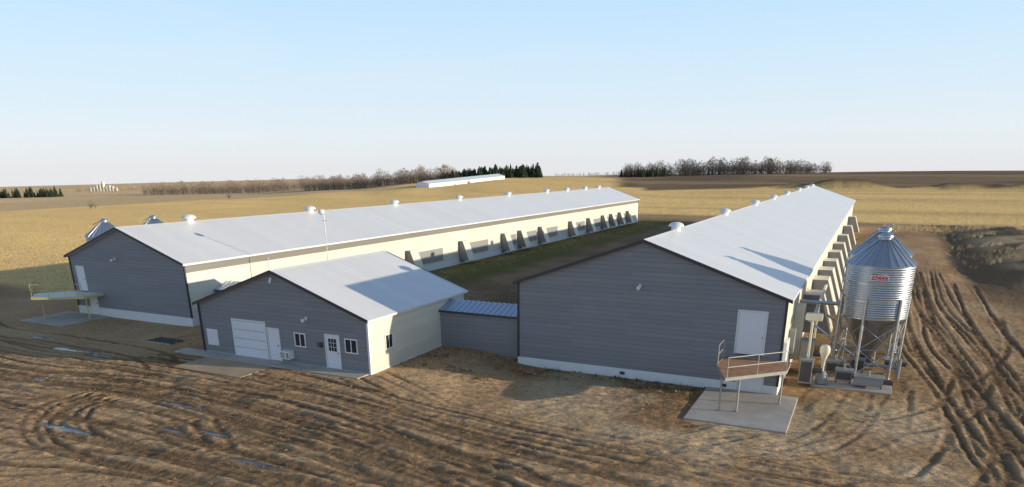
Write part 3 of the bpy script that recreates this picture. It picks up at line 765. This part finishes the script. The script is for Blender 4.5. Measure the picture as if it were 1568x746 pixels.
treeline('distant_evergreen_trees',-4.8,3.0,475,500,35,330,(6.,9.),'ever','pine',hp=lambda t:.75+.25*t,clump=.15)
treeline('distant_bare_trees',-15.2,-3.4,530,480,80,560,(5.,10),'bare','twig',clump=.4)
treeline('distant_bare_trees',-26,-14,720,640,160,620,(5.,11),'bare','twig',clump=.5)
treeline('distant_evergreen_trees',-36,-30.8,900,850,60,140,(6,10),'ever','pine')
treeline('distant_bare_trees',4,10,900,900,300,120,(3,5),'bare','twig')
treeline('distant_bare_trees',-30,-16,1500,1300,600,200,(6,11),'bare','twig')
for ph_,rr_ in ((-29.4,330),(-20.6,420),(-2.8,425)): treeline('field_bush',ph_,ph_+.3,rr_,rr_,3,4,(2,3.2),'bare','twig2',clump=0)

e=empty('distant_white_barn')
a=pol(-6.2,415);b_=pol(-.3,470);za=hz(*a)+.2;zb_=hz(*b_)+.2
d=Vector((b_[0]-a[0],b_[1]-a[1],0));d.normalize();nn=Vector((-d.y,d.x,0))
mb=MB();W=5;H=1.8;RH=1.3;p0=Vector((a[0],a[1],za));p1=Vector((b_[0],b_[1],zb_))
def q(p,w,z): return tuple(p+nn*w+Vector((0,0,z)))
for w in (-W,W):
    mb.poly([q(p0,w,-1.5),q(p1,w,-1.5),q(p1,w,H),q(p0,w,H)],'white')
    mb.poly([q(p0,w*1.08,H-.1),q(p1,w*1.08,H-.1),q(p1,0,H+RH),q(p0,0,H+RH)],'white')
for p in (p0,p1): mb.poly([q(p,-W,-1.5),q(p,W,-1.5),q(p,W,H),q(p,0,H+RH),q(p,-W,H)],'white')
mb.obj('barn_shell',e)
e=empty('grain_elevator');mb=MB();x,y=pol(-28.4,2400);z=hz(x,y)
for k in range(9):
    xx=x+RT[0]*(k-4)*9.;yy=y+RT[1]*(k-4)*9.;hh=[9,11,16,17,17,12,14,12,8][k]
    mb.add(lathevf([(4.2,z-5),(4.2,z+hh),(0,z+hh+3)],xx,yy,12),'hood')
mb.box(x-3,x+3,y-3,y+3,z,z+26,'hood');mb.obj('bins_and_headhouse',e)

# ------------------------------------------------------------------ sky, sun, camera
SAZ,SEL=13.8,9.5
w=bpy.data.worlds.new('World');scene.world=w;w.use_nodes=True
n=w.node_tree.nodes;l=w.node_tree.links;bg=n['Background']
sky=n.new('ShaderNodeTexSky');sky.sky_type='NISHITA';sky.sun_disc=False
sky.sun_elevation=math.radians(SEL);sky.sun_rotation=math.radians(90-SAZ)
sky.air_density=1.0;sky.dust_density=.3;sky.ozone_density=3
tc=n.new('ShaderNodeTexCoord');sp=n.new('ShaderNodeSeparateXYZ');l.new(tc.outputs['Generated'],sp.inputs[0])
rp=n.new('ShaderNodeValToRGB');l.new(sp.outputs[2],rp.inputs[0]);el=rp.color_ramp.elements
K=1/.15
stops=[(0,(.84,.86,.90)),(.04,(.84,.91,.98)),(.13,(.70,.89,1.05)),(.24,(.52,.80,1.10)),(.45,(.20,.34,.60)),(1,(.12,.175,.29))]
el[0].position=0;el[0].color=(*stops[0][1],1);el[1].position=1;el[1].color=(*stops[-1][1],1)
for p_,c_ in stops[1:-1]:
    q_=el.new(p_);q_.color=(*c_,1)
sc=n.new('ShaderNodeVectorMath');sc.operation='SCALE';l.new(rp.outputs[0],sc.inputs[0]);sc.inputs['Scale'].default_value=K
mp=n.new('ShaderNodeMapping');l.new(tc.outputs['Generated'],mp.inputs[0]);mp.inputs['Scale'].default_value=(2.2,2.2,14);mp.inputs['Rotation'].default_value=(.12,.05,0)
cn=noise(n,l,1.3,7,.62,mp.outputs[0],.6)
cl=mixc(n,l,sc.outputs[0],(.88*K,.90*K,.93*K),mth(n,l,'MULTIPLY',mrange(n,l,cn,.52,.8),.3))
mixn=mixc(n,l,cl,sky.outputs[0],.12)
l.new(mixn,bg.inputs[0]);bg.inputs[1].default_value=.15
sd=bpy.data.lights.new('sun','SUN');sd.energy=5;sd.angle=math.radians(.5);sd.color=(1,.89,.69)
so=bpy.data.objects.new('sun',sd);scene.collection.objects.link(so)
a_=math.radians(SAZ);e_=math.radians(SEL)
dv=Vector((math.cos(a_)*math.cos(e_),math.sin(a_)*math.cos(e_),math.sin(e_)))
so.rotation_euler=dv.to_track_quat('Z','Y').to_euler();so.location=dv*60

cam=bpy.data.cameras.new('camera');co_=bpy.data.objects.new('camera',cam);scene.collection.objects.link(co_)
psi,p,r=.468,.338,-.009
Rv=Vector((math.cos(psi),math.sin(psi),0));Fv=Vector((-math.sin(psi)*math.cos(p),math.cos(psi)*math.cos(p),-math.sin(p)));Uv=Rv.cross(Fv)
R2=Rv*math.cos(r)+Uv*math.sin(r);U2=-Rv*math.sin(r)+Uv*math.cos(r)
co_.matrix_world=Matrix(((R2.x,U2.x,-Fv.x,19.086),(R2.y,U2.y,-Fv.y,-39.872),(R2.z,U2.z,-Fv.z,11.561),(0,0,0,1)))
cam.sensor_width=36;cam.lens=1072.7/1568*36;cam.shift_x=.0074;cam.shift_y=.1675;cam.clip_end=20000;cam.clip_start=.5
scene.camera=co_
scene.view_settings.view_transform='Standard';scene.view_settings.look='None';scene.view_settings.exposure=0
